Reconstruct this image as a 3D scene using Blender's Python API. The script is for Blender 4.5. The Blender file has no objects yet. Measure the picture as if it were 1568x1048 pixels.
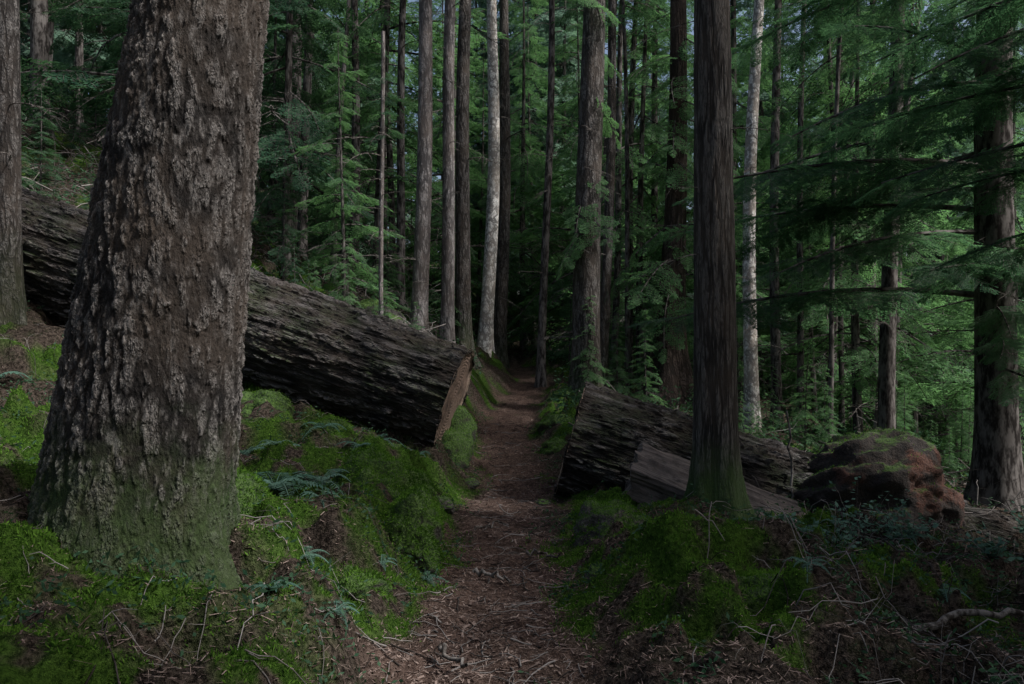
import bpy, math, random
import numpy as np
from mathutils import Vector, Matrix, Euler
random.seed(5); rng=np.random.default_rng(11)
scene=bpy.context.scene
# ------------------------------------------------------------------ noise
def hsh(ix,iy,seed):
    n=(ix*374761393+iy*668265263+seed*1442695041)&0xffffffff
    n=((n^(n>>13))*1274126177)&0xffffffff
    n=n^(n>>16)
    return n/4294967296.0
def vn(x,y,seed=0):
    x=np.asarray(x,float);y=np.asarray(y,float)
    ix=np.floor(x).astype(np.int64);iy=np.floor(y).astype(np.int64)
    fx=x-ix;fy=y-iy;fx=fx*fx*(3-2*fx);fy=fy*fy*(3-2*fy)
    a=hsh(ix,iy,seed);b=hsh(ix+1,iy,seed);c=hsh(ix,iy+1,seed);d=hsh(ix+1,iy+1,seed)
    return (a*(1-fx)+b*fx)*(1-fy)+(c*(1-fx)+d*fx)*fy
def fbm(x,y,sc,o=4,seed=0):
    s=0;a=.5;t=0
    for i in range(o):
        s=s+a*vn(np.asarray(x)*sc+17.3*i,np.asarray(y)*sc-9.1*i,seed+i);t+=a;a*=.55;sc*=2.03
    return s/t
def sst(a,b,x):
    t=np.clip((x-a)/(b-a),0,1);return t*t*(3-2*t)
# ------------------------------------------------------------------ terrain
def xc(y): return np.interp(y,[0,3.4,6,8,10,12,14,16,18,24],[-.08,-.13,-.07,.06,-.05,-.12,.1,.45,.1,-1.6])
def hw(y): return np.interp(y,[0,3,6,8,12,18],[.42,.42,.40,.44,.34,.28])
MOUNDS=[(1.15,4.3,.24,.7,.45),(0.72,4.6,.06,.4,.4),(-1.0,4.4,.12,.5,.8),(2.2,4.5,.18,.7,.5),(-1.05,6.4,.22,.6,.6),
        (1.6,6.1,.12,.45,.4),(-.95,9.4,.5,.45,.8),(-2.0,7.4,.12,.6,.5),(.75,11.2,.2,.5,.8),(-1.9,3.3,.12,.7,.5),(-1.3,12.5,.3,.8,1.5)]
def height(x,y):
    x=np.asarray(x,float);y=np.asarray(y,float)
    s=x-xc(y);w=hw(y)
    z=np.interp(y,[-20,0,3,6,8,11,14,18,30,60,260],[-.5,0,0,0,-.06,.15,.45,.9,1.9,4.5,16])
    tl=np.clip(-s-w,0,None);tr=np.clip(s-w,0,None)
    sl=np.interp(y,[0,5,8,10,14,60],[.22,.24,.30,.46,.52,.5])
    z=z+26*np.tanh(sl*tl/26)
    sr=np.interp(y,[0,6,9,15],[.06,.10,.13,.17])
    z=z-np.minimum(tr,6)*sr-np.clip(tr-6,0,40)*.33
    off=sst(0,.45,tl+tr)
    z=z+.11*off-.02
    for mx,my,a,rx,ry in MOUNDS:
        z=z+a*np.exp(-((x-mx)/rx)**2-((y-my)/ry)**2)*(.25+.75*off)
    lum=fbm(x,y,3.2,2,13)
    z=z+off*((fbm(x,y,1.3,4,3)-.5)*.26+sst(.40,.66,lum)*.20+(fbm(x,y,9,3,9)-.5)*.17)+(1-off)*((fbm(x,y,5,4,21)-.5)*.12)
    far=sst(14,40,np.hypot(x,y)); z=z+far*(fbm(x,y,.12,3,31)-.5)*3
    return z
def H(x,y): return float(height(np.array([x]),np.array([y]))[0])
def masks(x,y):
    s=np.abs(x-xc(y));w=hw(y)
    n=fbm(x,y,3.,4,44)
    path=1-sst(w-.16,w+.18,s+(n-.5)*.8)
    path=path*(1-sst(17,22,y))
    m=fbm(x,y,1.1,4,55)
    moss=sst(.53,.62,m+.06*np.exp(-((s-w-.5)/.7)**2)+.02*(x<0)-.05*(x>2.6)+.03*(y>8))
    for mx,my,rx,ry in [(1.1,4.2,.9,.5),(2.2,4.3,.7,.35),(-.85,3.9,.45,.75),(-.95,5.7,.5,.6),(-.6,9.3,.45,.8),(-1.7,3.0,.6,.35),(1.6,6,.4,.3)]:
        moss=np.maximum(moss,1.15*np.exp(-(((x-mx)/rx)**2+((y-my)/ry)**2)**1.5)*sst(.36,.5,fbm(x,y,4,3,61)))
    moss=moss*sst(.33,.47,fbm(x,y,6,3,67))
    return path,np.clip(moss,0,1)*(1-path)
# ------------------------------------------------------------------ mesh helpers
def mesh(name,V,F,mats,midx=None,smooth=False,attrs=None):
    V=np.ascontiguousarray(V,dtype=np.float32).reshape(-1,3);F=np.ascontiguousarray(F,dtype=np.int32)
    me=bpy.data.meshes.new(name);k=F.shape[1];M=len(F)
    me.vertices.add(len(V));me.vertices.foreach_set('co',V.ravel())
    me.loops.add(M*k);me.loops.foreach_set('vertex_index',F.ravel())
    me.polygons.add(M);me.polygons.foreach_set('loop_start',np.arange(M,dtype=np.int32)*k)
    for m in mats: me.materials.append(m)
    if midx is not None: me.polygons.foreach_set('material_index',np.asarray(midx,dtype=np.int32))
    me.polygons.foreach_set('use_smooth',np.full(M,smooth,dtype=bool))
    if attrs:
        for an,av in attrs.items():
            a=me.attributes.new(an,'FLOAT','POINT');a.data.foreach_set('value',np.asarray(av,dtype=np.float32).ravel())
    me.update(calc_edges=True);me.validate()
    return me
def obj(name,me,loc=(0,0,0),parent=None):
    o=bpy.data.objects.new(name,me);o.location=loc;scene.collection.objects.link(o)
    if parent: o.parent=parent
    return o
def tube(pts,rad,n=4):
    pts=np.asarray(pts,float);K=len(pts);rad=np.broadcast_to(rad,(K,))
    t=np.gradient(pts,axis=0);t/=np.linalg.norm(t,axis=1)[:,None]+1e-9
    ref=np.array([0,0,1.]) if abs(t[0][2])<.8 else np.array([1.,0,0])
    u=np.cross(t,ref);u/=np.linalg.norm(u,axis=1)[:,None]+1e-9;v=np.cross(t,u)
    a=np.arange(n)*2*math.pi/n
    V=pts[:,None]+rad[:,None,None]*(np.cos(a)[None,:,None]*u[:,None]+np.sin(a)[None,:,None]*v[:,None])
    i=np.arange(K-1)[:,None]*n;j=np.arange(n)[None];jn=(j+1)%n
    F=np.stack([i+j,i+jn,i+n+jn,i+n+j],-1).reshape(-1,4)
    return V.reshape(-1,3),F
class B:
    """collects quads"""
    def __init__(s): s.V=[];s.F=[];s.M=[];s.n=0
    def add(s,V,F,m=0):
        s.V.append(np.asarray(V,float).reshape(-1,3));s.F.append(np.asarray(F)+s.n);s.M.append(np.full(len(F),m));s.n+=len(s.V[-1])
    def leaves(s,Q,m=0):
        Q=np.asarray(Q);s.add(Q.reshape(-1,3),np.arange(len(Q)*4).reshape(-1,4),m)
    def mesh(s,name,mats,smooth=False):
        return mesh(name,np.concatenate(s.V),np.concatenate(s.F),mats,np.concatenate(s.M),smooth)
def rot(ax,ang):
    return np.array(Matrix.Rotation(ang,3,ax))
# ------------------------------------------------------------------ materials
def newmat(name):
    m=bpy.data.materials.new(name);m.use_nodes=True;nt=m.node_tree;nt.nodes.clear();return m,nt
class N:
    def __init__(s,nt): s.nt=nt
    def __call__(s,t,props=None,**inp):
        n=s.nt.nodes.new(t)
        for k,v in (props or {}).items(): setattr(n,k,v)
        for k,v in inp.items():
            k2=k.replace('_',' ')
            sock=n.inputs[int(k[1:])] if (k[0]=='i' and k[1:].isdigit()) else n.inputs[k2]
            if isinstance(v,bpy.types.NodeSocket): s.nt.links.new(v,sock)
            else: sock.default_value=v if not (isinstance(v,tuple) and len(v)==3 and sock.type=='RGBA') else v+(1,)
        return n
    def mul(s,a,b): return s('ShaderNodeMath',{'operation':'MULTIPLY'},i0=a,i1=b).outputs[0]
    def add(s,a,b): return s('ShaderNodeMath',{'operation':'ADD'},i0=a,i1=b).outputs[0]
    def mr(s,v,a,b,c=0.,d=1.):
        return s('ShaderNodeMapRange',{'interpolation_type':'SMOOTHSTEP'},i0=v,i1=a,i2=b,i3=c,i4=d).outputs[0]
    def ridge(s,v,w):
        a=s('ShaderNodeMath',{'operation':'ABSOLUTE'},i0=s.add(v,-.5)).outputs[0];return s.mr(a,0.,w)
    def mix(s,f,a,b):
        n=s.nt.nodes.new('ShaderNodeMix');n.data_type='RGBA'
        for sk,v in ((n.inputs[0],f),(n.inputs[6],a),(n.inputs[7],b)):
            if isinstance(v,bpy.types.NodeSocket): s.nt.links.new(v,sk)
            else: sk.default_value=(v if not isinstance(v,tuple) else (v+(1,))[:4])
        return n.outputs[2]
    def noise(s,vec,scale,detail=5,rough=.6):
        return s('ShaderNodeTexNoise',Vector=vec,Scale=scale,Detail=detail,Roughness=rough).outputs[0]
    def out(s,sh,disp=None):
        o=s.nt.nodes.new('ShaderNodeOutputMaterial');s.nt.links.new(sh,o.inputs[0])
        if disp is not None: s.nt.links.new(disp,o.inputs[2])
def bark(name,scale,zs,dark,light,disp,true=True,moss=None,lich=0.25,lichc=(.22,.22,.2),edge=.10,z2=.6,topmoss=0):
    """fissures = contour lines of stretched noise, broken up by a second set of cracks and flakes"""
    m,nt=newmat(name);n=N(nt)
    oc=n('ShaderNodeTexCoord').outputs['Object']
    mp=n('ShaderNodeMapping',Vector=oc,Scale=(1,1,zs)).outputs[0]
    mp2=n('ShaderNodeMapping',Vector=oc,Scale=(1,1,z2),Location=(3,1,7)).outputs[0]
    n1=n.noise(mp,scale*.42,3.,.55);n2=n.noise(mp2,scale*.75,3.,.55);n3=n.noise(mp,scale*1.2,3.,.6)
    e=n.mul(n.ridge(n1,edge),n.add(.45,n.mul(n.ridge(n2,edge*.9),.55)))
    e=n.mul(e,n.add(.6,n.mul(n.ridge(n3,edge*.8),.4)))
    fn=n.noise(mp2,scale*2.6,5,.72);big=n.noise(oc,2.2,3,.6);fine=n.noise(oc,scale*6,3,.6)
    hgt=n.add(n.mul(e,.65),n.mul(fn,.5))
    f=n.mr(hgt,.22,1.02)
    col=n.mix(f,dark,light)
    col=n.mix(n.mul(n.mr(big,.35,.7),.5),col,n.mix(.5,dark,tuple(c*f2 for c,f2 in zip(light,(1.1,.92,.76)))))
    col=n.mix(n.mul(n.mul(n.mr(fine,.5,.66),n.mr(hgt,.45,.8)),lich),col,lichc)
    if moss:
        z=n('ShaderNodeSeparateXYZ',Vector=oc).outputs[2]
        mm=n.mul(n.mr(n.add(z,n.mul(n.add(n.noise(oc,5.,5,.65),-.5),moss[1])),moss[0],moss[0]*.25),moss[2])
        col=n.mix(mm,col,n.mix(n.noise(oc,60.,3),(.012,.024,.008),(.05,.10,.022)))
    if topmoss:
        nz=n('ShaderNodeSeparateXYZ',Vector=n('ShaderNodeNewGeometry').outputs['Normal']).outputs[2]
        mm=n.mul(n.mr(n.add(nz,n.mul(n.noise(oc,3.,4,.65),1.6)),1.55,1.8),topmoss)
        col=n.mix(mm,col,n.mix(n.noise(oc,50.,2),(.014,.028,.008),(.05,.095,.022)))
    p=n('ShaderNodeBsdfPrincipled',Base_Color=col,Roughness=.88)
    p.inputs['Specular IOR Level'].default_value=.25
    if true:
        d=n('ShaderNodeDisplacement',Height=hgt,Midlevel=.7,Scale=disp).outputs[0];n.out(p.outputs[0],d);m.displacement_method='BOTH'
    else:
        b=n('ShaderNodeBump',Height=hgt,Distance=disp,Strength=1.).outputs[0];nt.links.new(b,p.inputs['Normal']);n.out(p.outputs[0])
    return m
def simplebark(name,scale,zs,dark,light):
    m,nt=newmat(name);n=N(nt);oc=n('ShaderNodeTexCoord').outputs['Object']
    mp=n('ShaderNodeMapping',Vector=oc,Scale=(1,1,zs)).outputs[0]
    a=n.noise(mp,scale,3,.7)
    p=n('ShaderNodeBsdfDiffuse',Color=n.mix(n.mr(a,.38,.62),dark,light));n.out(p.outputs[0]);return m
def leafmat(name,c1,c2,tr,trc,scale=3.,lo=.25,hi=1.05):
    m,nt=newmat(name);n=N(nt)
    oc=n('ShaderNodeTexCoord').outputs['Object'];rd=n('ShaderNodeObjectInfo').outputs['Random']
    ns=n.noise(oc,scale,0);gi=n('ShaderNodeNewGeometry').outputs['Random Per Island']
    f=n.mr(n.add(n.mul(ns,.6),n.add(n.mul(rd,.3),n.mul(gi,.4))),lo,hi)
    p=n('ShaderNodeBsdfDiffuse',Color=n.mix(f,c1,c2))
    t=n('ShaderNodeBsdfTranslucent',Color=n.mix(f,tuple(c*.7 for c in trc),trc))
    n.out(n('ShaderNodeMixShader',i0=tr,i1=p.outputs[0],i2=t.outputs[0]).outputs[0]);return m
M_spruce=bark('bark_plated',30,.34,(.006,.005,.005),(.17,.156,.149),.030,moss=(.75,.9,.7),lich=.5,lichc=(.28,.27,.26),edge=.125)
M_cedar=bark('bark_fissured',40,.08,(.014,.012,.011),(.13,.119,.112),.010,moss=(.7,.5,.85),lich=.3,edge=.11,z2=.2)
M_mid=bark('bark_mid',26,.22,(.022,.019,.018),(.17,.158,.154),.03,False,lich=.4,moss=(1.0,.8,.3))
M_pale=bark('bark_pale',16,.7,(.18,.17,.165),(.78,.76,.74),.012,False,lich=.5,lichc=(.8,.8,.78))
M_grey=bark('bark_grey',20,.25,(.06,.055,.056),(.26,.243,.245),.015,False,lich=.4)
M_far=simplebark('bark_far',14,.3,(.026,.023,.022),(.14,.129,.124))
M_red=bark('bark_cedar_red',16,.1,(.02,.015,.013),(.12,.09,.08),.05,False,lich=.1)
M_log=bark('bark_log',17,.14,(.005,.0045,.0045),(.15,.137,.137),.095,lich=.4,lichc=(.23,.22,.22),edge=.13,z2=.3,topmoss=.5)
M_twigbark=simplebark('bark_twig',20,.5,(.04,.034,.03),(.18,.165,.155))
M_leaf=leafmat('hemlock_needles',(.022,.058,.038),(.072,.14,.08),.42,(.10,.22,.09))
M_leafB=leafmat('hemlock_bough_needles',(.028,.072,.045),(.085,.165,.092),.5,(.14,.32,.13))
M_leafR=leafmat('hemlock_needles_lit',(.042,.10,.05),(.11,.205,.095),.45,(.20,.42,.15))  # brighter copy of the hemlock needles, stronger light put into the colour
M_leafF=leafmat('hemlock_needles_haze_tint',(.08,.14,.105),(.15,.23,.17),.42,(.20,.36,.22))  # far needles paled, aerial haze put into their colour
M_moss=leafmat('moss_blades',(.018,.044,.009),(.12,.235,.036),.38,(.12,.29,.035),5.,.4,.95)
M_herb=leafmat('herb_leaves',(.022,.055,.032),(.08,.145,.085),.3,(.07,.16,.05),2.)
M_fern=leafmat('fern_leaves',(.045,.10,.075),(.13,.22,.175),.3,(.08,.17,.08),2.)
def flat(name,c1,c2,rough=.85):
    m,nt=newmat(name);n=N(nt);gi=n('ShaderNodeNewGeometry').outputs['Random Per Island']
    oc=n('ShaderNodeTexCoord').outputs['Object']
    p=n('ShaderNodeBsdfDiffuse',Color=n.mix(n.mr(n.add(n.mul(gi,.8),n.mul(n.noise(oc,40.,1),.3)),.2,1.),c1,c2))
    n.out(p.outputs[0]);return m
M_litter=flat('needle_litter',(.045,.03,.026),(.29,.22,.19))
M_dead=flat('dead_wood_twig',(.025,.021,.019),(.25,.23,.22))
def groundmat():
    m,nt=newmat('forest_floor');n=N(nt)
    oc=n('ShaderNodeTexCoord').outputs['Object']
    pa=n('ShaderNodeAttribute',{'attribute_name':'path'}).outputs['Fac'];mo=n('ShaderNodeAttribute',{'attribute_name':'moss'}).outputs['Fac']
    n1=n.noise(oc,6.,5,.7);n2=n.noise(oc,38.,4,.75);n3=n.noise(oc,120.,2,.7)
    soil=n.mix(n.mr(n2,.3,.7),(.045,.030,.025),(.165,.113,.094))
    soil=n.mix(n.mul(n.mr(n3,.55,.7),.6),soil,(.24,.175,.145))
    soil=n.mix(n.mul(n.mr(n1,.48,.66),.65),soil,(.03,.021,.018))
    lit=n.mix(n.mr(n2,.35,.7),(.016,.013,.011),(.12,.095,.078))
    lit=n.mix(n.mul(n.mr(n1,.5,.7),.5),lit,(.032,.045,.02))
    mc=n.mix(n.mr(n2,.3,.7),(.016,.036,.008),(.075,.145,.025))
    col=n.mix(mo,lit,mc);col=n.mix(pa,col,soil)
    h=n.add(n.mul(n2,.6),n.mul(n3,.3))
    b=n('ShaderNodeBump',Height=h,Distance=.06,Strength=1.).outputs[0]
    p=n('ShaderNodeBsdfDiffuse',Color=col,Normal=b)
    n.out(p.outputs[0]);return m
M_ground=groundmat()
def rockmat(name,base1,base2,mosslvl,patch=None):
    m,nt=newmat(name);n=N(nt);oc=n('ShaderNodeTexCoord').outputs['Object']
    nz=n('ShaderNodeSeparateXYZ',Vector=n('ShaderNodeNewGeometry').outputs['Normal']).outputs[2]
    a=n.noise(oc,7.,5,.7);b=n.noise(oc,40.,4,.7)
    mk=n.mr(n.add(nz,n.mul(n.add(a,-.5),1.4)),mosslvl,mosslvl+.3)
    bc=n.mix(n.mr(n.add(n.mul(a,.5),n.mul(b,.5)),.35,.65),base1,base2)
    if patch: bc=n.mix(n.mr(n.noise(oc,2.0,6,.7),.50,.60),bc,n.mix(n.mr(b,.3,.7),tuple(c*.35 for c in patch),patch))
    col=n.mix(mk,bc,n.mix(n.mr(b,.3,.7),(.016,.036,.008),(.085,.16,.027)))
    bp=n('ShaderNodeBump',Height=n.add(a,n.mul(b,.5)),Distance=.07,Strength=1.).outputs[0]
    p=n('ShaderNodeBsdfPrincipled',Base_Color=col,Roughness=.9,Normal=bp);n.out(p.outputs[0]);return m
M_rock=rockmat('mossy_rock',(.03,.027,.025),(.14,.13,.12),.35)
M_rock2=rockmat('heavy_moss',(.03,.028,.02),(.08,.075,.06),-.35)
M_rot=rockmat('rotten_red_wood',(.012,.009,.008),(.055,.04,.033),.72,(.125,.05,.032))
def woodmat(name,c1,c2,c3):
    m,nt=newmat(name);n=N(nt);oc=n('ShaderNodeTexCoord').outputs['Object']
    w=n('ShaderNodeTexWave',{'wave_type':'RINGS','rings_direction':'Z'},Vector=oc,Scale=9.,Distortion=2.,Detail=3.).outputs['Fac']
    a=n.noise(oc,5.,5,.7);b=n.noise(n('ShaderNodeMapping',Vector=oc,Scale=(1,1,.15)).outputs[0],45.,5,.7)
    col=n.mix(n.add(n.mul(w,.3),n.mul(b,.65)),c1,c2)
    col=n.mix(n.mr(a,.45,.7),col,c3)
    bp=n('ShaderNodeBump',Height=n.add(n.mul(w,.4),b),Distance=.02,Strength=1.).outputs[0]
    p=n('ShaderNodeBsdfPrincipled',Base_Color=col,Roughness=.8,Normal=bp);n.out(p.outputs[0]);return m
M_wood=woodmat('cut_wood',(.10,.062,.048),(.36,.25,.19),(.075,.05,.042))
M_rim=woodmat('cut_sapwood',(.20,.14,.11),(.50,.38,.30),(.16,.11,.09))
M_wood2=woodmat('weathered_split_wood',(.035,.027,.023),(.22,.175,.155),(.035,.027,.024))
# ------------------------------------------------------------------ ground
def ground():
    nx,ny=860,900
    u=np.linspace(-1,1,nx);a=2.2;X=a*np.sinh(math.asinh(160/a)*u)
    a=3.0;v=np.linspace(-math.asinh(25/a),math.asinh(250/a),ny);Y=4+a*np.sinh(v)
    XX,YY=np.meshgrid(X,Y);x=XX.ravel();y=YY.ravel();z=height(x,y);pa,mo=masks(x,y)
    i=np.arange(ny-1)[:,None]*nx+np.arange(nx-1)[None]
    F=np.stack([i,i+1,i+nx+1,i+nx],-1).reshape(-1,4)
    obj('forest_ground',mesh('forest_ground',np.stack([x,y,z],1),F,[M_ground],None,True,{'path':pa,'moss':mo}))
ground()
# ------------------------------------------------------------------ foliage templates
def spray(L,nb,bl,nl,ll,lw,r):
    Q=[]
    tw=[]
    for i in range(nb):
        t=(i+.6)/nb;base=np.array([L*t,0,-.10*L*t*t])
        blen=bl*(math.sin(math.pi*min(1,(t*.75+.22)))**.8)*r.uniform(.75,1.15)
        if t>.9: blen*=.6
        for sd in (-1,1):
            an=math.radians(r.uniform(40,62))*sd;d=np.array([math.cos(an),math.sin(an),r.uniform(-.28,.02)]);d/=np.linalg.norm(d)
            side=np.array([-d[1],d[0],r.uniform(-.15,.15)])
            tt=(np.arange(nl)+.4)/nl
            P=base+d*(blen*tt)[:,None];P[:,2]-=.12*blen*tt**2
            lk=ll*(1-.35*tt)*r.uniform(.8,1.15,nl)
            for s2 in (-1,1):
                ld=d*.75+s2*side*.75;ld=ld+r.normal(0,.12,(nl,3));ld/=np.linalg.norm(ld,axis=1)[:,None]
                lp=np.cross(ld,np.array([0,0,1.]));lp=lp+r.normal(0,.35,(nl,3))*np.array([0,0,1]);lp/=np.linalg.norm(lp,axis=1)[:,None]+1e-9
                A=P;C=P+ld*lk[:,None];m=P+ld*(lk*.45)[:,None]
                Q.append(np.stack([A,m+lp*lw/2,C,m-lp*lw/2],1))
            e=base+d*blen;w=side*.003
            tw.append(np.stack([base-w,e-w*.4,e+w*.4,base+w],0))
    w=np.array([0,.005,0]);
    tw.append(np.stack([np.zeros(3)-w,np.array([L,0,-.1*L])-w*.3,np.array([L,0,-.1*L])+w*.3,w],0))
    return np.concatenate(Q),np.stack(tw)
def bough(L,ns,sprays,sl,droop,r):
    LQ=[];TQ=[]
    K=9;tt=np.linspace(0,1,K);wob=r.uniform(-.08,.08)
    def ax(t): return np.array([L*t,L*wob*math.sin(t*3),L*(.06*t-droop*t*t)])
    for i in range(ns):
        t=.16+.84*(i+r.uniform(0,.6))/ns;sd=1 if i%2 else -1
        ln=sl*(1.05-.62*t)*(.55+.45*min(1,t/.35))*r.uniform(.75,1.2)
        if i>=ns-2: an=r.uniform(-.2,.2)
        else: an=sd*math.radians(r.uniform(42,72))
        R=rot('Z',an)@rot('Y',r.uniform(.02,.55))@rot('X',r.uniform(-.45,.45))
        q,tq=sprays[r.integers(len(sprays))]
        LQ.append(q@R.T*ln+ax(t));TQ.append(tq@R.T*ln+ax(t))
    pts=np.array([ax(t) for t in tt])
    return np.concatenate(LQ),np.concatenate(TQ),tube(pts,L*.008*(1.1-tt)+.002,4)
r0=np.random.default_rng(3)
sp_lo=[spray(1,7,.34,4,.13,.045,r0) for _ in range(3)]
sp_far=[spray(1,5,.36,3,.20,.085,r0) for _ in range(3)]
sp_hi=[spray(1,17,.34,12,.05,.014,r0) for _ in range(3)]
bo_lo=[bough(1.,13,sp_lo,.44,r0.uniform(.2,.5),r0) for _ in range(4)]
bo_far=[bough(1.,9,sp_far,.5,r0.uniform(.2,.5),r0) for _ in range(4)]
def deadbranch(r,L=1.):
    b=[];K=7;t=np.linspace(0,1,K);dr=r.uniform(.1,.6)
    pts=np.stack([L*t,L*r.uniform(-.15,.15)*np.sin(t*4),L*(.1*t-dr*t*t)],1)
    b.append(tube(pts,L*.009*(1.15-t),3))
    for i in range(int(r.integers(6,14))):
        k=r.uniform(.2,.95);p=np.array([np.interp(k,t,pts[:,j]) for j in range(3)])
        an=r.choice([-1,1])*r.uniform(.5,1.1);l=L*.35*(1.1-k)*r.uniform(.4,1.3)
        d=np.array([math.cos(an),math.sin(an),r.uniform(-.7,.2)])*l
        b.append(tube(np.stack([p,p+d*.5+r.normal(0,.02,3)*L,p+d+np.array([0,0,-.1*l])]),np.array([.0045,.0035,.0015])*L,3))
    return b
def conifer(name,Ht,r,cs,bl,nb,seed,dead,leafm,barkm,bough_set=bo_lo,taper=.85):
    q=np.random.default_rng(seed);b=B()
    K=16;t=np.linspace(0,1,K);pts=np.stack([.12*np.sin(t*5+seed)*Ht*.05,.1*np.cos(t*4+seed)*Ht*.05,Ht*t-.4],1)
    rad=r*(1-.92*t);rad[0]*=1.5
    b.add(*tube(pts,rad,10),0)
    def c(z): return np.array([np.interp(z,pts[:,2],pts[:,j]) for j in range(3)])
    for i in range(dead):
        z=q.uniform(.6,max(cs+Ht*.15,2));az=q.uniform(0,6.283);S=q.uniform(.5,1.5)*min(1.3,bl*.8)
        R=rot('Z',az)
        for V,F in deadbranch(q): b.add(V@R.T*S+c(z),F,0)
    for i in range(nb):
        f=(i+q.uniform(0,.8))/nb;z=cs+(Ht-cs)*f**.95
        az=i*2.399+q.uniform(-.6,.6);S=bl*(1.05-f*taper)*q.uniform(.5,1.3)
        R=rot('Z',az)@rot('Y',q.uniform(-.15,.55))
        lq,tq,(tv,tf)=bough_set[q.integers(len(bough_set))]
        p=c(min(z,Ht-.5))
        b.leaves(lq@R.T*S+p,1);b.leaves(tq@R.T*S+p,0);b.add(tv@R.T*S+p,tf,0)
    return b.mesh(name,[barkm,leafm])
under=[conifer('under%d'%i,[7,9,11,8][i],[.06,.08,.1,.07][i],[.8,1.2,2.2,1.5][i],[1.5,1.8,2.0,1.8][i],[44,50,52,42][i],40+i,16,M_leaf,M_far) for i in range(4)]
tall=[conifer('tall%d'%i,[20,23,18][i],[.16,.22,.13][i],[10,12,8.5][i],[1.8,2.0,1.6][i],[24,24,24][i],60+i,46,M_leaf,M_far) for i in range(3)]
shade=[conifer('shade%d'%i,[15,17][i],[.25,.3][i],[5,5.5][i],[3.2,3.6][i],[60,64][i],260+i,6,M_leaf,M_far,bo_far) for i in range(2)]
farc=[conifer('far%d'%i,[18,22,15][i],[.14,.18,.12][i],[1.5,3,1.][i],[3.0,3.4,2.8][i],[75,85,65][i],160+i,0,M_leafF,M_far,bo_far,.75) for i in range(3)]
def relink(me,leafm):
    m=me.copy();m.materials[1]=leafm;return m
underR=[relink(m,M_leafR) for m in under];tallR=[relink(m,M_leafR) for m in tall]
# ------------------------------------------------------------------ trunks
def trunk(name,x,y,prof,lean,Ht,seg,dz,zd,mat,flare=.1,fh=.25,nb=5,seed=0,wob=.03,crown_z=None,dead=0,deadlen=1.,dzr=(1.5,8),crown_s=1.,ph=None):
    q=np.random.default_rng(seed)
    z=np.concatenate([np.arange(-.4,zd,dz),np.linspace(zd,Ht,24)])
    th=np.arange(seg)*2*math.pi/seg
    pz=[p[0] for p in prof]+[Ht];pr=[p[1] for p in prof]+[prof[-1][1]*.35]
    R=np.interp(z,pz,pr)
    Z,T=np.meshgrid(z,th,indexing='ij')
    p0=q.uniform(0,6.28)
    if ph is not None: p0=ph
    butt=flare*np.exp(-np.clip(Z,-.3,None)/fh)*(1+.55*np.cos(nb*T+p0+.6*np.sin(2*T)))
    lump=1+.05*(fbm(np.cos(T)*1.5+seed,np.sin(T)*1.5+Z*.7,1.,3,seed)-.5)*2+.03*np.cos(3*T+Z*.5+p0)
    rr=R[:,None]*lump+butt
    cx=lean[0]*z+wob*np.sin(z*.6+p0);cy=lean[1]*z+wob*np.cos(z*.5+p0)
    V=np.stack([cx[:,None]+rr*np.cos(T),cy[:,None]+rr*np.sin(T),Z],-1).reshape(-1,3)
    K=len(z);i=np.arange(K-1)[:,None]*seg;j=np.arange(seg)[None];jn=(j+1)%seg
    F=np.stack([i+j,i+jn,i+seg+jn,i+seg+j],-1).reshape(-1,4)
    o=obj(name,mesh(name,V,F,[mat],None,True),(x,y,H(x,y)))
    b=B()
    for k in range(dead):
        zz=q.uniform(*dzr);az=q.uniform(0,6.283);S=deadlen*q.uniform(.3,1.3);Rm=rot('Z',az)
        p=np.array([np.interp(zz,z,cx),np.interp(zz,z,cy),zz])
        for v,f in deadbranch(q): b.add(v@Rm.T*S+p,f,0)
    if crown_z is not None:
        nbh=14
        for k in range(nbh):
            f_=k/nbh;zz=crown_z+(Ht-crown_z)*f_*.97;S=1.5*crown_s*(1.1-f_*.8);Rm=rot('Z',k*2.4+p0)@rot('Y',q.uniform(0,.4))
            p=np.array([np.interp(zz,z,cx),np.interp(zz,z,cy),zz]);lq,tq,(tv,tf)=bo_lo[k%4]
            b.leaves(lq@Rm.T*S+p,1);b.add(tv@Rm.T*S+p,tf,0)
    if b.n: obj('branches',b.mesh('branches',[M_twigbark,M_leaf]),parent=o)
    return o
T1=trunk('spruce_tree',-1.77,3.55,[(0,.42),(.5,.41),(1.3,.375),(2.7,.28),(4,.25)],(.134,0),17,420,.0085,3.4,M_spruce,.10,.22,5,1,.008,11,3,.5,(4.5,8),1.,ph=2.2)
T2=trunk('cedar_tree',1.60,6.05,[(0,.185),(.6,.17),(2,.158),(4.5,.136)],(-.004,0),15,260,.012,4.6,M_cedar,.085,.22,6,2,.006,10,14,.5,(1.2,5.5))
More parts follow.
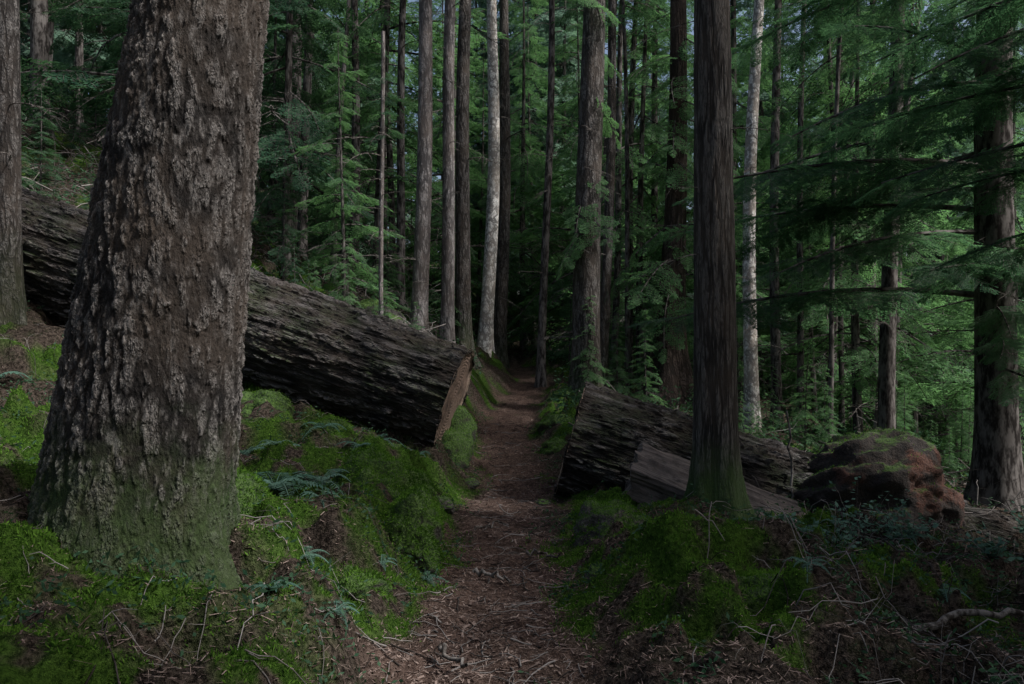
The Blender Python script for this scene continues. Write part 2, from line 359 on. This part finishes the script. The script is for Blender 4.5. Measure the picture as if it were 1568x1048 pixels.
mids=[('hemlock_tree',-1.72,14.0,.15,.026,M_grey,20,9,.9),('hemlock_tree',-1.27,14.4,.125,.022,M_grey,20,9.5,.9),
('hemlock_tree',-1.0,15.0,.15,.016,M_mid,34,10,1.2),('alder_tree',-.56,17.0,.15,.020,M_pale,18,11,.8),
('hemlock_tree',-.28,18.5,.16,.014,M_mid,24,11,1.),('hemlock_tree',.62,15.5,.085,.022,M_far,26,10,.9),
('fir_tree',1.28,13.0,.235,.010,M_mid,24,9.5,1.),('hemlock_tree',1.72,14.5,.10,.024,M_mid,28,9,.9),
('alder_tree',4.0,13.0,.115,.025,M_pale,20,8.5,.9),('hemlock_tree',4.8,14.0,.09,.005,M_far,16,9,.9),
('hemlock_tree',5.2,14.0,.06,.02,M_far,14,8,.9),('hemlock_tree',6.6,16.0,.065,.06,M_far,12,8,.8),
('hemlock_tree',7.3,15.5,.09,-.005,M_far,16,9,1.),('fir_tree',5.2,10.6,.11,.012,M_far,24,7,1.),
('fir_tree',5.62,9.0,.22,.013,M_far,20,7,1.),('hemlock_tree',-5.45,8.2,.13,.02,M_mid,8,8,.8),
('hemlock_tree',-9.3,15.2,.16,.0,M_far,14,9,.9),('hemlock_sapling',-2.0,12.0,.035,-.01,M_grey,16,4.5,.8),
('hemlock_tree',-5.2,18,.16,.02,M_far,24,9,1.),
('hemlock_tree',2.15,16.5,.075,.03,M_far,20,8,.9),('hemlock_tree',2.6,17.5,.09,.025,M_far,20,8,.9),('hemlock_tree',3.3,18.5,.09,.02,M_far,18,9,.9),
('hemlock_tree',-2.6,17.5,.1,.02,M_far,24,9,1.),
('hemlock_tree',5.9,12.6,.045,.10,M_grey,14,6,.7),('hemlock_tree',6.2,14.4,.05,-.03,M_far,14,7,.7),('hemlock_tree',5.0,12.2,.04,.03,M_far,14,6,.6),
('hemlock_tree',8.1,16.5,.07,.05,M_far,14,8,.8),('hemlock_tree',2.35,15.2,.05,-.02,M_far,16,7,.7),('hemlock_tree',1.95,18.,.07,.05,M_grey,16,9,.8),
('hemlock_tree',-3.6,15.5,.05,.05,M_grey,18,7,.8),('hemlock_tree',-4.4,16.2,.10,.01,M_far,20,9,.9),('hemlock_tree',-3.1,20,.09,-.03,M_far,16,9,.9)]
for i,(nm,x,y,r,ln,mt,dd,cz,dl) in enumerate(mids):
    sap=nm=='hemlock_sapling'
    trunk(nm,x,y,[(0,r*1.15),(1,r),(6,r*.82)],(ln,random.uniform(-.01,.01)),cz+5 if not sap else 5,40 if r>.12 else 20,.08,4 if sap else 8.5,mt,r*.35,.3,5,10+i,.04 if nm!='alder_tree' else .07,(cz+.5) if not sap else 3.4,dd,dl,(1.0,cz+1 if not sap else 4),.9 if not sap else .3)
OC=trunk('old_cedar_tree',3.05,14.8,[(0,.38),(1,.30),(3,.22),(6,.17)],(.02,0),16,90,.05,9,M_red,.26,.5,6,77,.04,10,34,1.,(1.5,9))
# ------------------------------------------------------------------ large hanging boughs on right
bo_hi=[bough(1.,26,sp_hi,.34,r0.uniform(.10,.22),r0) for _ in range(3)]
bm=[];bmR=[]
for k,(lq,tq,(tv,tf)) in enumerate(bo_hi):
    b=B();b.leaves(lq,1);b.leaves(tq,0);b.add(tv,tf,0);bm.append(b.mesh('bough%d'%k,[M_far,M_leafB]))
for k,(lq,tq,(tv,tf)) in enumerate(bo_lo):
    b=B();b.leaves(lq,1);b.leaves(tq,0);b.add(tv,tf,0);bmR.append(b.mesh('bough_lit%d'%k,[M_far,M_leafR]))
def boughs(parent,specs,seed,src=bm):
    q=random.Random(seed)
    for (x,y,z,az,L,pit) in specs:
        o=obj('bough',src[q.randrange(len(src))],(x,y,z),parent);o.rotation_euler=Euler((q.uniform(-.35,.35),pit,math.radians(az)),'XYZ');o.scale=(L,)*3
fir=[o for o in scene.objects if o.name.startswith('fir_tree')]
P=fir[2]
sp=[]
q=random.Random(8)
for i in range(20):
    z=2.4+i*.25;sp.append((.013*z,0,z,q.uniform(145,260),q.uniform(2.4,3.7),q.uniform(-.12,.2)))
for i in range(5):
    z=1.6+i*.35;sp.append((.013*z,0,z,q.uniform(210,330),q.uniform(1.2,1.9),q.uniform(.05,.3)))
boughs(P,sp,4)
P2=trunk('fir_tree',5.1,5.6,[(0,.2),(3,.17),(7,.14)],(0,0),12,40,.1,6,M_far,.08,.3,5,91,.03,8,10,.8,(1,5))
sp=[]
for i in range(9):
    z=2.5+i*.3;sp.append((0,0,z,q.uniform(120,230),q.uniform(1.8,2.8),q.uniform(-.1,.2)))
boughs(P2,sp,5)
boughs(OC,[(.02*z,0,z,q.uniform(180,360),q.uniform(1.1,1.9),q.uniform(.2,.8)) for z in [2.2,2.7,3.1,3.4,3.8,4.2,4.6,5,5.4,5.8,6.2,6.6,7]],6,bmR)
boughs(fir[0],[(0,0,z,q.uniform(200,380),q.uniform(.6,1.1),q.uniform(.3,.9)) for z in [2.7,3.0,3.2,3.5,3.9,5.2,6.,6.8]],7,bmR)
# ------------------------------------------------------------------ leafy hemlocks of the middle distance
q=random.Random(33)
for x,y,k,s,lit_ in [(-4.2,14.5,1,1.25,0),(-3.2,18.5,2,1.35,1),(-6.6,14.5,3,1.4,0),(-8.5,18,1,1.5,0),(-5.8,20.5,2,1.5,1),(-1.9,20.5,0,1.5,1),(-3.9,23,3,1.6,1),
    (.4,22.5,1,1.4,1),(1.9,20,0,1.5,1),(3.9,17.5,3,1.35,1),(6.0,13.2,1,1.1,1),(8.0,12.8,3,1.1,1),(5.6,19,2,1.4,1),(2.9,23,3,1.7,1),(8.2,19,1,1.4,1),(4.2,15.6,0,1.1,1),(-10.5,16,2,1.4,0),(-2.9,13.2,0,.75,1),
    (7.2,17.5,2,1.5,1),(10.2,19.5,3,1.6,1)]:
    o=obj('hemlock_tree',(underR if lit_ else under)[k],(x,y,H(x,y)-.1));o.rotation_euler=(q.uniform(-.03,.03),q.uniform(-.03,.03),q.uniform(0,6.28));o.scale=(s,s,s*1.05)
# ------------------------------------------------------------------ background forest
dist=bpy.data.objects.new('distant_forest',None);scene.collection.objects.link(dist)
q=random.Random(21);cnt=0
def place(me,x,y,s,nm='conifer'):
    o=obj(nm,me,(x,y,H(x,y)-.1),dist);o.rotation_euler=(q.uniform(-.03,.03),q.uniform(-.03,.03),q.uniform(0,6.28));o.scale=(s,s,s*q.uniform(.9,1.15));return o
yy=18.
while yy<50:
    step=3.4 if yy<28 else 4.3
    lim=.72*yy+2;xx=-lim
    while xx<lim:
        x=xx+q.uniform(-1.2,1.2);y=yy+q.uniform(-1.4,1.4)
        xx+=step
        if y<22 and abs(x-xc(y))<1.3: continue
        if 16<y<26 and -1.5<x<1.8 and q.random()<.6: continue
        far=y>27
        if q.random()<.2 and y<36:
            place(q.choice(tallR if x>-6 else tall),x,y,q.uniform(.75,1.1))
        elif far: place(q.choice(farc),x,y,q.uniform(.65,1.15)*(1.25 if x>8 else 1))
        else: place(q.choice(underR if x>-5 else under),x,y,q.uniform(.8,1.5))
        cnt+=1
    yy+=step*.95
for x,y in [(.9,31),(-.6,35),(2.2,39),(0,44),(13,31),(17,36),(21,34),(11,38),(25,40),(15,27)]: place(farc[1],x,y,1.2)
for x,y in [(6.5,-1.5),(9,1),(8,-4.5),(4.5,-5.5),(12,-2),(8,2.6),(1,-7),(-4,-5),(-6,1)]:  # unseen conifers beside and behind the camera, added to shade the foreground
    place(q.choice(shade),x,y,q.uniform(.8,1.0))
ug=bpy.data.objects.new('undergrowth',None);scene.collection.objects.link(ug)
for i in range(210):
    y=q.uniform(10.5,22);x=q.uniform(-.7*y,.7*y)
    if abs(x-xc(y))<.9: continue
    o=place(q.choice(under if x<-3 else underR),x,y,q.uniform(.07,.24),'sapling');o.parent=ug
# ------------------------------------------------------------------ logs
def log(name,end,dirv,L,r1,r2,seed,capside=True,mat=M_log,seg=340,dl=.013,dense=6.5):
    z=np.arange(0,min(L,dense),dl);
    if L>dense: z=np.concatenate([z,np.linspace(dense,L,20)])
    th=np.arange(seg)*2*math.pi/seg;Z,T=np.meshgrid(z,th,indexing='ij')
    R=np.interp(z,[0,L],[r1,r2])[:,None]*(1+.10*(fbm(np.cos(T)*1.2+seed,np.sin(T)*1.2+Z*.5,1.,3,seed)-.5))
    edge=.012*np.sin(T*7+1)+.02*(vn(T*6,T*0,seed)-.5)
    Z2=Z+edge*np.exp(-Z/.05)
    V=np.stack([R*np.cos(T),R*np.sin(T),Z2],-1).reshape(-1,3)
    K=len(z);i=np.arange(K-1)[:,None]*seg;j=np.arange(seg)[None];jn=(j+1)%seg
    F=np.stack([i+j,i+jn,i+seg+jn,i+seg+j],-1).reshape(-1,4)
    o=obj(name,mesh(name,V,F,[mat],None,True),end)
    o.rotation_mode='QUATERNION';o.rotation_quaternion=Vector(dirv).to_track_quat('Z','Y')
    nr=30;rr=np.linspace(0.001,.975,nr)
    RR,TT=np.meshgrid(rr,th,indexing='ij')
    zz=.02+.03*(fbm(RR*np.cos(TT)*3,RR*np.sin(TT)*3,1.5,4,seed)-.5)-.018*sst(.9,.95,RR)
    r_out=(R[0][None,:])
    V=np.stack([RR*r_out*np.cos(TT),RR*r_out*np.sin(TT),zz],-1).reshape(-1,3)
    i=np.arange(nr-1)[:,None]*seg
    F=np.stack([i+j,i+jn,i+seg+jn,i+seg+j],-1).reshape(-1,4)
    mi=np.repeat((rr[:-1]>.90).astype(int),seg)
    obj('end_grain',mesh('end_grain',V,F,[M_wood,M_rim],mi,True),parent=o)
    return o
log('fallen_log',(-.62,8.42,.87),(-1,.13,.335),9.5,.60,.74,5)
log('fallen_log',(.60,7.95,.50),(1,-.10,-.285),6.,.61,.46,6)
# ------------------------------------------------------------------ rocks
moss_src=[]
import bmesh
def rock(name,x,y,z,sx,sy,sz,mat,seed,amp=.35,blade=0,rz=0,sub=5,minz=-.1):
    bm_=bmesh.new();bmesh.ops.create_icosphere(bm_,subdivisions=sub,radius=1.)
    co=np.array([v.co[:] for v in bm_.verts]);F=np.array([[v.index for v in f.verts] for f in bm_.faces]);bm_.free()
    n1=fbm(co[:,0]*1.3+seed,co[:,1]*1.3+co[:,2]*1.7,1.2,4,seed);n2=fbm(co[:,2]*1.5+seed,co[:,0]*1.2-co[:,1],1.3,4,seed+9)
    k=1+amp*(n1-.5)*2+amp*.6*(n2-.5)*2
    co=co*k[:,None]*np.array([sx,sy,sz])
    c,s=math.cos(rz),math.sin(rz);co=np.stack([co[:,0]*c-co[:,1]*s,co[:,0]*s+co[:,1]*c,co[:,2]],1)
    o=obj(name,mesh(name,co,F,[mat],None,True),(x,y,z))
    if blade:
        me=o.data;nr=np.zeros(len(co)*3,dtype=np.float32);me.vertices.foreach_get('normal',nr);nr=nr.reshape(-1,3)
        idx=np.where(nr[:,2]>minz)[0];w=np.clip(nr[idx,2]+.3,.1,1);ch=rng.choice(idx,blade,p=w/w.sum())
        moss_src.append((co[ch]+np.array([x,y,z])+rng.normal(0,.008,(blade,3)),nr[ch]))
    return o
R_=[('mossy_rock',.74,5.65,.05,.30,.25,.26,M_rock,1,3500,0),
('moss_mound',-.98,5.75,.26,.36,.45,.40,M_rock2,2,14000,.3),
('mossy_rock',-1.52,5.35,.30,.27,.25,.20,M_rock,3,1500,.2),
('moss_mound',-.68,5.2,.12,.22,.3,.34,M_rock2,4,7000,.1),
('mossy_rock',-1.80,7.4,.55,.26,.25,.2,M_rock2,5,3500,0),
('mossy_rock',-2.5,7.6,.75,.3,.3,.3,M_rock2,6,1500,0),
('moss_mound',-.88,9.1,.25,.42,.6,.58,M_rock2,7,7000,0),
('moss_mound',-1.75,4.75,.42,.25,.3,.26,M_rock2,8,5000,0),
('mossy_rock',.62,11.0,.25,.24,.3,.22,M_rock2,9,1500,0),
('mossy_rock',.58,9.9,.08,.2,.2,.16,M_rock2,10,1200,0),
('mossy_rock',.95,13,.5,.35,.4,.25,M_rock2,11,1200,0),
('mossy_rock',1.22,6.5,.02,.2,.2,.16,M_rock,12,500,0),
('mossy_rock',2.1,6.2,-.12,.14,.12,.1,M_rock,13,100,0),
('mossy_rock',-1.25,7.9,.25,.3,.3,.2,M_rock,14,600,0),
('mossy_rock',-2.4,13.5,1.7,.5,.5,.5,M_rock,15,300,0),
('mossy_rock',-1.15,4.9,.14,.12,.12,.08,M_rock,16,300,0),
('moss_mound',1.25,4.15,.06,.45,.3,.22,M_rock2,23,10000,0),
('moss_mound',.8,4.0,.04,.22,.2,.15,M_rock2,24,4000,0),
('moss_mound',2.1,4.3,.04,.35,.25,.18,M_rock2,26,6000,0),
('moss_mound',-.95,4.2,.12,.25,.25,.18,M_rock2,25,4000,0),
('moss_mound',-1.3,6.6,.28,.28,.28,.22,M_rock2,27,4000,0),
('mossy_rock',.3,7.4,-.06,.07,.06,.045,M_rock,17,0,0),('mossy_rock',-.45,8.2,-.02,.10,.09,.06,M_rock,18,0,0),
('mossy_rock',-.62,6.6,.08,.14,.12,.1,M_rock,19,200,0),('mossy_rock',.55,4.75,.05,.10,.1,.07,M_rock,20,200,0)]
for nm,x,y,z,a,b_,c,m,s,bl,rz in R_: rock(nm,x,y,z,a,b_,c,m,s,.33,bl,rz)
rock('rotten_stump',3.45,7.35,-.04,.74,.70,.64,M_rot,42,.36,1500,0,6,.7)
def wedge(name,loc,dirv,L,pts,roll,seed):
    pts=np.array(pts,float);m=len(pts);out=[]
    for i in range(m):
        a=pts[i];b=pts[(i+1)%m]
        for k in range(12): out.append(a+(b-a)*k/12)
    out=np.array(out);S=len(out);K=50;z=np.linspace(0,L,K)
    ang=np.arctan2(out[:,1],out[:,0])
    Z,A=np.meshgrid(z,ang,indexing='ij')
    n=1+.22*(fbm(A*4,Z*1.5,1.5,4,seed)-.5)+.12*(fbm(A*14,Z*1.5,2,3,seed+3)-.5)
    V=np.stack([out[:,0][None]*n,out[:,1][None]*n,Z+.12*(fbm(A*5,A*0,1,3,seed)-.5)],-1)
    c0=np.array([[[0,0,0.02]]]).repeat(S,1);c1=np.array([[[0,0,L-.02]]]).repeat(S,1)
    V=np.concatenate([c0,V,c1],0);K+=2
    V=V.reshape(-1,3);i=np.arange(K-1)[:,None]*S;j=np.arange(S)[None];jn=(j+1)%S
    F=np.stack([i+j,i+jn,i+S+jn,i+S+j],-1).reshape(-1,4)
    mid=np.ones((K-1,S),int)
    mid[:, :24]=0
    o=obj(name,mesh(name,V,F,[M_log2,M_wood2],mid.ravel(),False),loc);o.rotation_mode='QUATERNION'
    o.rotation_quaternion=Vector(dirv).to_track_quat('Z','Y')@Euler((0,0,roll)).to_quaternion()
M_log2=bark('bark_log_fragment',13,.2,(.01,.008,.007),(.13,.11,.10),.03,False)
wedge('split_log_wedge',(1.02,6.75,.26),(1,-.22,-.36),1.4,[(-.33,-.28),(.05,-.38),(.37,-.12),(.28,.27),(-.25,.30)],.4,3)
wedge('split_log_wedge',(1.95,6.5,-.02),(1,.1,-.12),.55,[(-.1,-.12),(.1,-.14),(.16,.1),(-.1,.12)],.2,8)
# ------------------------------------------------------------------ scatter
def pts_region(n,x0,x1,y0,y1,fn):
    x=rng.uniform(x0,x1,n);u=rng.uniform(0,1,n);y=y0*(y1/y0)**u
    keep=rng.uniform(0,1,n)<fn(x,y);return x[keep],y[keep]
def blades(P,Nn,ll,lw,spread):
    n=len(P);d=Nn+rng.normal(0,spread,(n,3));d/=np.linalg.norm(d,axis=1)[:,None]
    s=np.cross(d,rng.normal(0,1,(n,3)));s/=np.linalg.norm(s,axis=1)[:,None]+1e-9
    ll=ll*rng.uniform(.5,1.4,n)[:,None];lw=lw*rng.uniform(.7,1.3,n)[:,None]
    return np.stack([P,P+d*ll*.5+s*lw/2,P+d*ll,P+d*ll*.5-s*lw/2],1)
x,y=pts_region(600000,-4.5,5,2.4,11,lambda x,y:masks(x,y)[1]*(np.abs(x)<.75*y+.6))
x=x[:180000];y=y[:180000]
Pm=np.stack([x,y,height(x,y)-.004],1)
b=B();b.leaves(blades(Pm,np.array([0,0,1.]),.023,.0068,.8))
for Pk,Nk in moss_src: b.leaves(blades(Pk,Nk,.023,.0068,.7))
obj('moss_tufts',b.mesh('moss_tufts',[M_moss]))
def fh(x,y):
    pa,mo=masks(x,y);return sst(.48,.6,fbm(x,y,2.2,3,71))*(1-pa)*(np.abs(x)<.75*y+.8)
def herb(n,x0,x1,y0,y1,hm,l,fn):
    x,y=pts_region(n,x0,x1,y0,y1,fn);n=len(x)
    P_=np.stack([x,y,height(x,y)+rng.uniform(.01,hm,n)],1)
    up=rng.normal(0,.5,(n,3));up[:,2]*=.5;up/=np.linalg.norm(up,axis=1)[:,None]
    b.leaves(blades(P_,up,l,l*.42,.1));b.leaves(blades(P_,-up,l*.9,l*.4,.3))
b=B()
herb(60000,-9,9,2.4,14,.10,.034,fh)
herb(40000,-15,12,9,24,.35,.08,lambda x,y:sst(.45,.55,fbm(x,y,.9,4,75))*(1-masks(x,y)[0])*(np.abs(x)<.75*y)*(np.abs(x-xc(y))>.7))
obj('ground_herbs',b.mesh('ground_herbs',[M_herb]))
def lit(n,x0,x1,y0,y1,fn,l,w):
    x,y=pts_region(n,x0,x1,y0,y1,fn);k=len(x);Q=np.stack([x,y,height(x,y)+.004],1)
    d=rng.normal(0,1,(k,3));d[:,2]*=.15;d/=np.linalg.norm(d,axis=1)[:,None]
    s=np.cross(d,np.array([0,0,1.]))+rng.normal(0,.15,(k,3))
    L_=l*rng.lognormal(0,.5,k)[:,None];W=w*rng.lognormal(0,.35,k)[:,None]
    return np.stack([Q-d*L_/2-s*W/3,Q+d*L_/2-s*W/2,Q+d*L_/2+s*W/3,Q-d*L_/2+s*W/2],1)
b=B()
b.leaves(lit(50000,-1.3,1.3,2.4,14,lambda x,y:masks(x,y)[0]*.9+.05,.024,.004))
b.leaves(lit(6000,-1.2,1.2,2.4,14,lambda x,y:masks(x,y)[0]*.9,.032,.011))
b.leaves(lit(90000,-6,6,2.4,11,lambda x,y:(1-masks(x,y)[0])*(1-.75*masks(x,y)[1])*(np.abs(x)<.75*y+.5),.035,.004))
obj('needle_litter',b.mesh('needle_litter',[M_litter]))
def twigs(n,x0,x1,y0,y1,fn,lmin,lmax,r,up,b):
    x,y=pts_region(n,x0,x1,y0,y1,fn)
    for a,c in zip(x,y):
        L_=lmin+(lmax-lmin)*random.random()**2;az=random.uniform(0,6.283);K=6;t=np.linspace(-.5,.5,K)
        cv=random.uniform(-.5,.5)*L_
        px=a+math.cos(az)*t*L_-math.sin(az)*cv*t*t+rng.normal(0,.02,K)*L_;py=c+math.sin(az)*t*L_+math.cos(az)*cv*t*t+rng.normal(0,.02,K)*L_
        hh=height(px,py)
        base=np.maximum(hh,np.linspace(hh[0],hh[-1],K))
        pz=base*.5+hh*.5+random.uniform(.003,up)+t*random.uniform(-.3,.3)*up*3
        pz=np.maximum(pz,hh+.002)
        rr=r*random.uniform(.4,1.6)*(1-.5*(t+.5))
        b.add(*tube(np.stack([px,py,pz],1),rr,4))
        if random.random()<.6:
          for _ in range(2):
            k=random.randrange(1,5);p=np.array([px[k],py[k],pz[k]]);a2=az+random.choice([-.8,.8]);d=np.array([math.cos(a2),math.sin(a2),random.uniform(-.1,.4)])*L_*random.uniform(.15,.4)
            b.add(*tube(np.stack([p,p+d*.5,p+d+rng.normal(0,.01,3)]),np.array([.6,.45,.25])*rr[k],4))
vis=lambda x,y:(np.abs(x)<.75*y+.5)*1.
b=B()
twigs(3800,.7,5,2.6,7.0,lambda x,y:vis(x,y)*sst(.3,.8,x-xc(y)-hw(y))*(.2+.8*sst(.45,.55,fbm(x,y,1.2,3,81)))*(1-.75*masks(x,y)[1])*(.35+.65*sst(1.4,2.2,x)),.06,.5,.0027,.11,b)
twigs(1200,-6,-.5,2.6,10,lambda x,y:vis(x,y)*.8,.08,.4,.0024,.035,b)
twigs(1100,-1,1,2.6,12,lambda x,y:masks(x,y)[0],.05,.28,.0036,.012,b)
twigs(500,1.2,8,7,13,vis,.3,1.3,.006,.35,b)
twigs(700,-11,-1.2,9.5,18,vis,.4,1.6,.007,.4,b)
obj('fallen_twigs',b.mesh('fallen_twigs',[M_dead],True))
b=B()
def branch(p0,p1,r,sag=.0):
    t=np.linspace(0,1,14);pp=np.array(p0)+(np.array(p1)-np.array(p0))*t[:,None];pp+=rng.normal(0,.012,(14,3));pp[:,2]+=sag*np.sin(t*3.14)
    b.add(*tube(pp,r*(1.1-.5*t),10))
branch((1.9,3.75,.10),(3.1,4.1,.08),.018,.03)
branch((-5.3,7.4,1.02),(-4.0,7.0,.98),.028)
branch((2.65,7.2,-.3),(2.62,7.3,.85),.014)
branch((-.35,3.7,.03),(-.2,3.45,.04),.012)
branch((-.25,4.9,.03),(.0,4.7,.04),.012)
branch((.1,5.4,.02),(.35,5.25,.03),.010);branch((-.3,6.1,.02),(-.05,6.3,.03),.010)
obj('fallen_branches',b.mesh('fallen_branches',[M_twigbark],True))
# ------------------------------------------------------------------ ferns & shrubs
def fern(name,x,y,n,L,seed,z=None):
    q=np.random.default_rng(seed);b=B();z0=H(x,y) if z is None else z
    for i in range(n):
        az=i*6.283/n+q.uniform(-.3,.3);l=L*q.uniform(.7,1.15);el=q.uniform(.5,1.0);K=26;t=np.linspace(0,1,K)
        ox=l*t*math.cos(el)*1.1;oz=l*(t*math.sin(el)-.75*t*t)
        P=np.stack([ox*math.cos(az),ox*math.sin(az),oz],1);side=np.array([-math.sin(az),math.cos(az),0]);fw=np.array([math.cos(az),math.sin(az),0])
        b.add(*tube(P[::5],.003,3))
        wl=.20*l*np.sin(np.clip(t*.92+.08,0,1)*3.14)**.7*(1.1-.5*t)
        for s in (-1,1):
            d=side*s+fw*.35+np.array([0,0,-.2])+q.normal(0,.08,(K,3));C=P+d*wl[:,None]
            m=P+d*(wl*.4)[:,None];w=fw*.45*l/K
            Q=np.stack([P,m+w,C,m-w],1);b.leaves(Q)
    obj(name,b.mesh(name,[M_fern]),(x,y,z0))
fern('sword_fern',-1.62,5.25,10,.48,1,.5);fern('sword_fern',-1.36,5.45,9,.40,2,.5)
for i,(fx,fy,l) in enumerate([(-1.2,6.9,.3),(-2.3,6.6,.35),(-3.4,6.4,.4),(-.55,4.9,.16),(1.9,5.4,.25),(.9,4.9,.16),(-3.0,5.5,.3),(2.6,6.2,.3),(-4.4,6.5,.4),(1.75,5.75,.22),(-1.05,3.9,.15),(-.9,7.4,.2),(1.6,4.5,.2),(2.2,5.8,.25),(-2.7,10.8,.4),(-3.8,11.8,.5),(-1.6,11.3,.3),(-1.9,6.2,.3),(-1.55,6.4,.3),(1.6,4.9,.22),(2.5,4.8,.25),(-1.4,4.3,.18),(2.0,5.1,.25),(3.0,5.0,.3),(-1.25,6.3,.25),
    (-1.15,4.6,.18),(-.75,4.4,.14),(-1.3,5.0,.2),(-1.7,6.9,.28),(-.8,3.5,.13),(-1.0,3.2,.14),(2.3,4.1,.2),(1.5,3.9,.16),(2.9,5.6,.25)]):
    fern('wood_fern',fx,fy,7,l,20+i)
def shrub(name,x,y,n,L,seed,ls=.05):
    q=np.random.default_rng(seed);b=B()
    for i in range(n):
        az=q.uniform(0,6.28);el=q.uniform(.5,1.4);l=L*q.uniform(.5,1.1);K=7;t=np.linspace(0,1,K)
        P=np.stack([l*t*math.cos(el)*math.cos(az),l*t*math.cos(el)*math.sin(az),l*(t*math.sin(el)-.15*t*t)],1)+q.normal(0,.01,(K,3))
        b.add(*tube(P,.003*(1.3-t),3),0)
        m=int(q.integers(9,16));k=q.uniform(.3,1,m);C=np.stack([np.interp(k,t,P[:,j]) for j in range(3)],1)
        d=q.normal(0,1,(m,3));d[:,2]*=.35;d/=np.linalg.norm(d,axis=1)[:,None];s=np.cross(d,np.array([0,0,1.])+q.normal(0,.3,(m,3)));s/=np.linalg.norm(s,axis=1)[:,None]
        z=ls*q.uniform(.6,1.2,m)[:,None]
        C=C+d*.015;b.leaves(np.stack([C,C+d*z*.45+s*z*.3,C+d*z,C+d*z*.45-s*z*.3],1),1)
    obj(name,b.mesh(name,[M_dead,M_fern]),(x,y,H(x,y)))
for i,(sx,sy,l) in enumerate([(2.75,6.1,.65),(3.1,6.3,.5),(2.45,5.8,.4),(3.7,6.0,.4),(4.3,6.3,.5),(3.3,5.3,.3),(-3.6,7.2,.4),(-2.9,7.3,.3),(2.0,5.6,.25),(2.9,5.7,.4)]):
    shrub('leafy_shrub',sx,sy,16,l,50+i)
# ------------------------------------------------------------------ light, sky, camera
w=bpy.data.worlds.new('World');scene.world=w;w.use_nodes=True;nt=w.node_tree
bg=nt.nodes['Background'];sky=nt.nodes.new('ShaderNodeTexSky');sky.sky_type='NISHITA';sky.sun_disc=False
el,az=math.radians(50),math.radians(112)
sky.sun_elevation=el;sky.sun_rotation=az;sky.dust_density=5.;sky.ozone_density=1.;sky.air_density=1.
nt.links.new(sky.outputs[0],bg.inputs[0]);bg.inputs[1].default_value=.15
sd=Vector((math.sin(az)*math.cos(el),math.cos(az)*math.cos(el),math.sin(el)))
sl=bpy.data.lights.new('Sun','SUN');sl.energy=5;sl.angle=math.radians(4);sl.color=(1,.985,.95)
so=bpy.data.objects.new('Sun',sl);scene.collection.objects.link(so);so.rotation_euler=sd.to_track_quat('Z','Y').to_euler()
cam=bpy.data.cameras.new('Camera');cam.lens=27;cam.sensor_width=36;cam.clip_end=1000;cam.clip_start=.05
co=bpy.data.objects.new('Camera',cam);scene.collection.objects.link(co);co.location=(0,0,1.5);co.rotation_euler=(math.radians(90),0,0)
scene.camera=co
scene.view_settings.view_transform='Standard';scene.view_settings.look='None';scene.view_settings.exposure=0
print('trees',cnt,'objs',len(scene.objects))
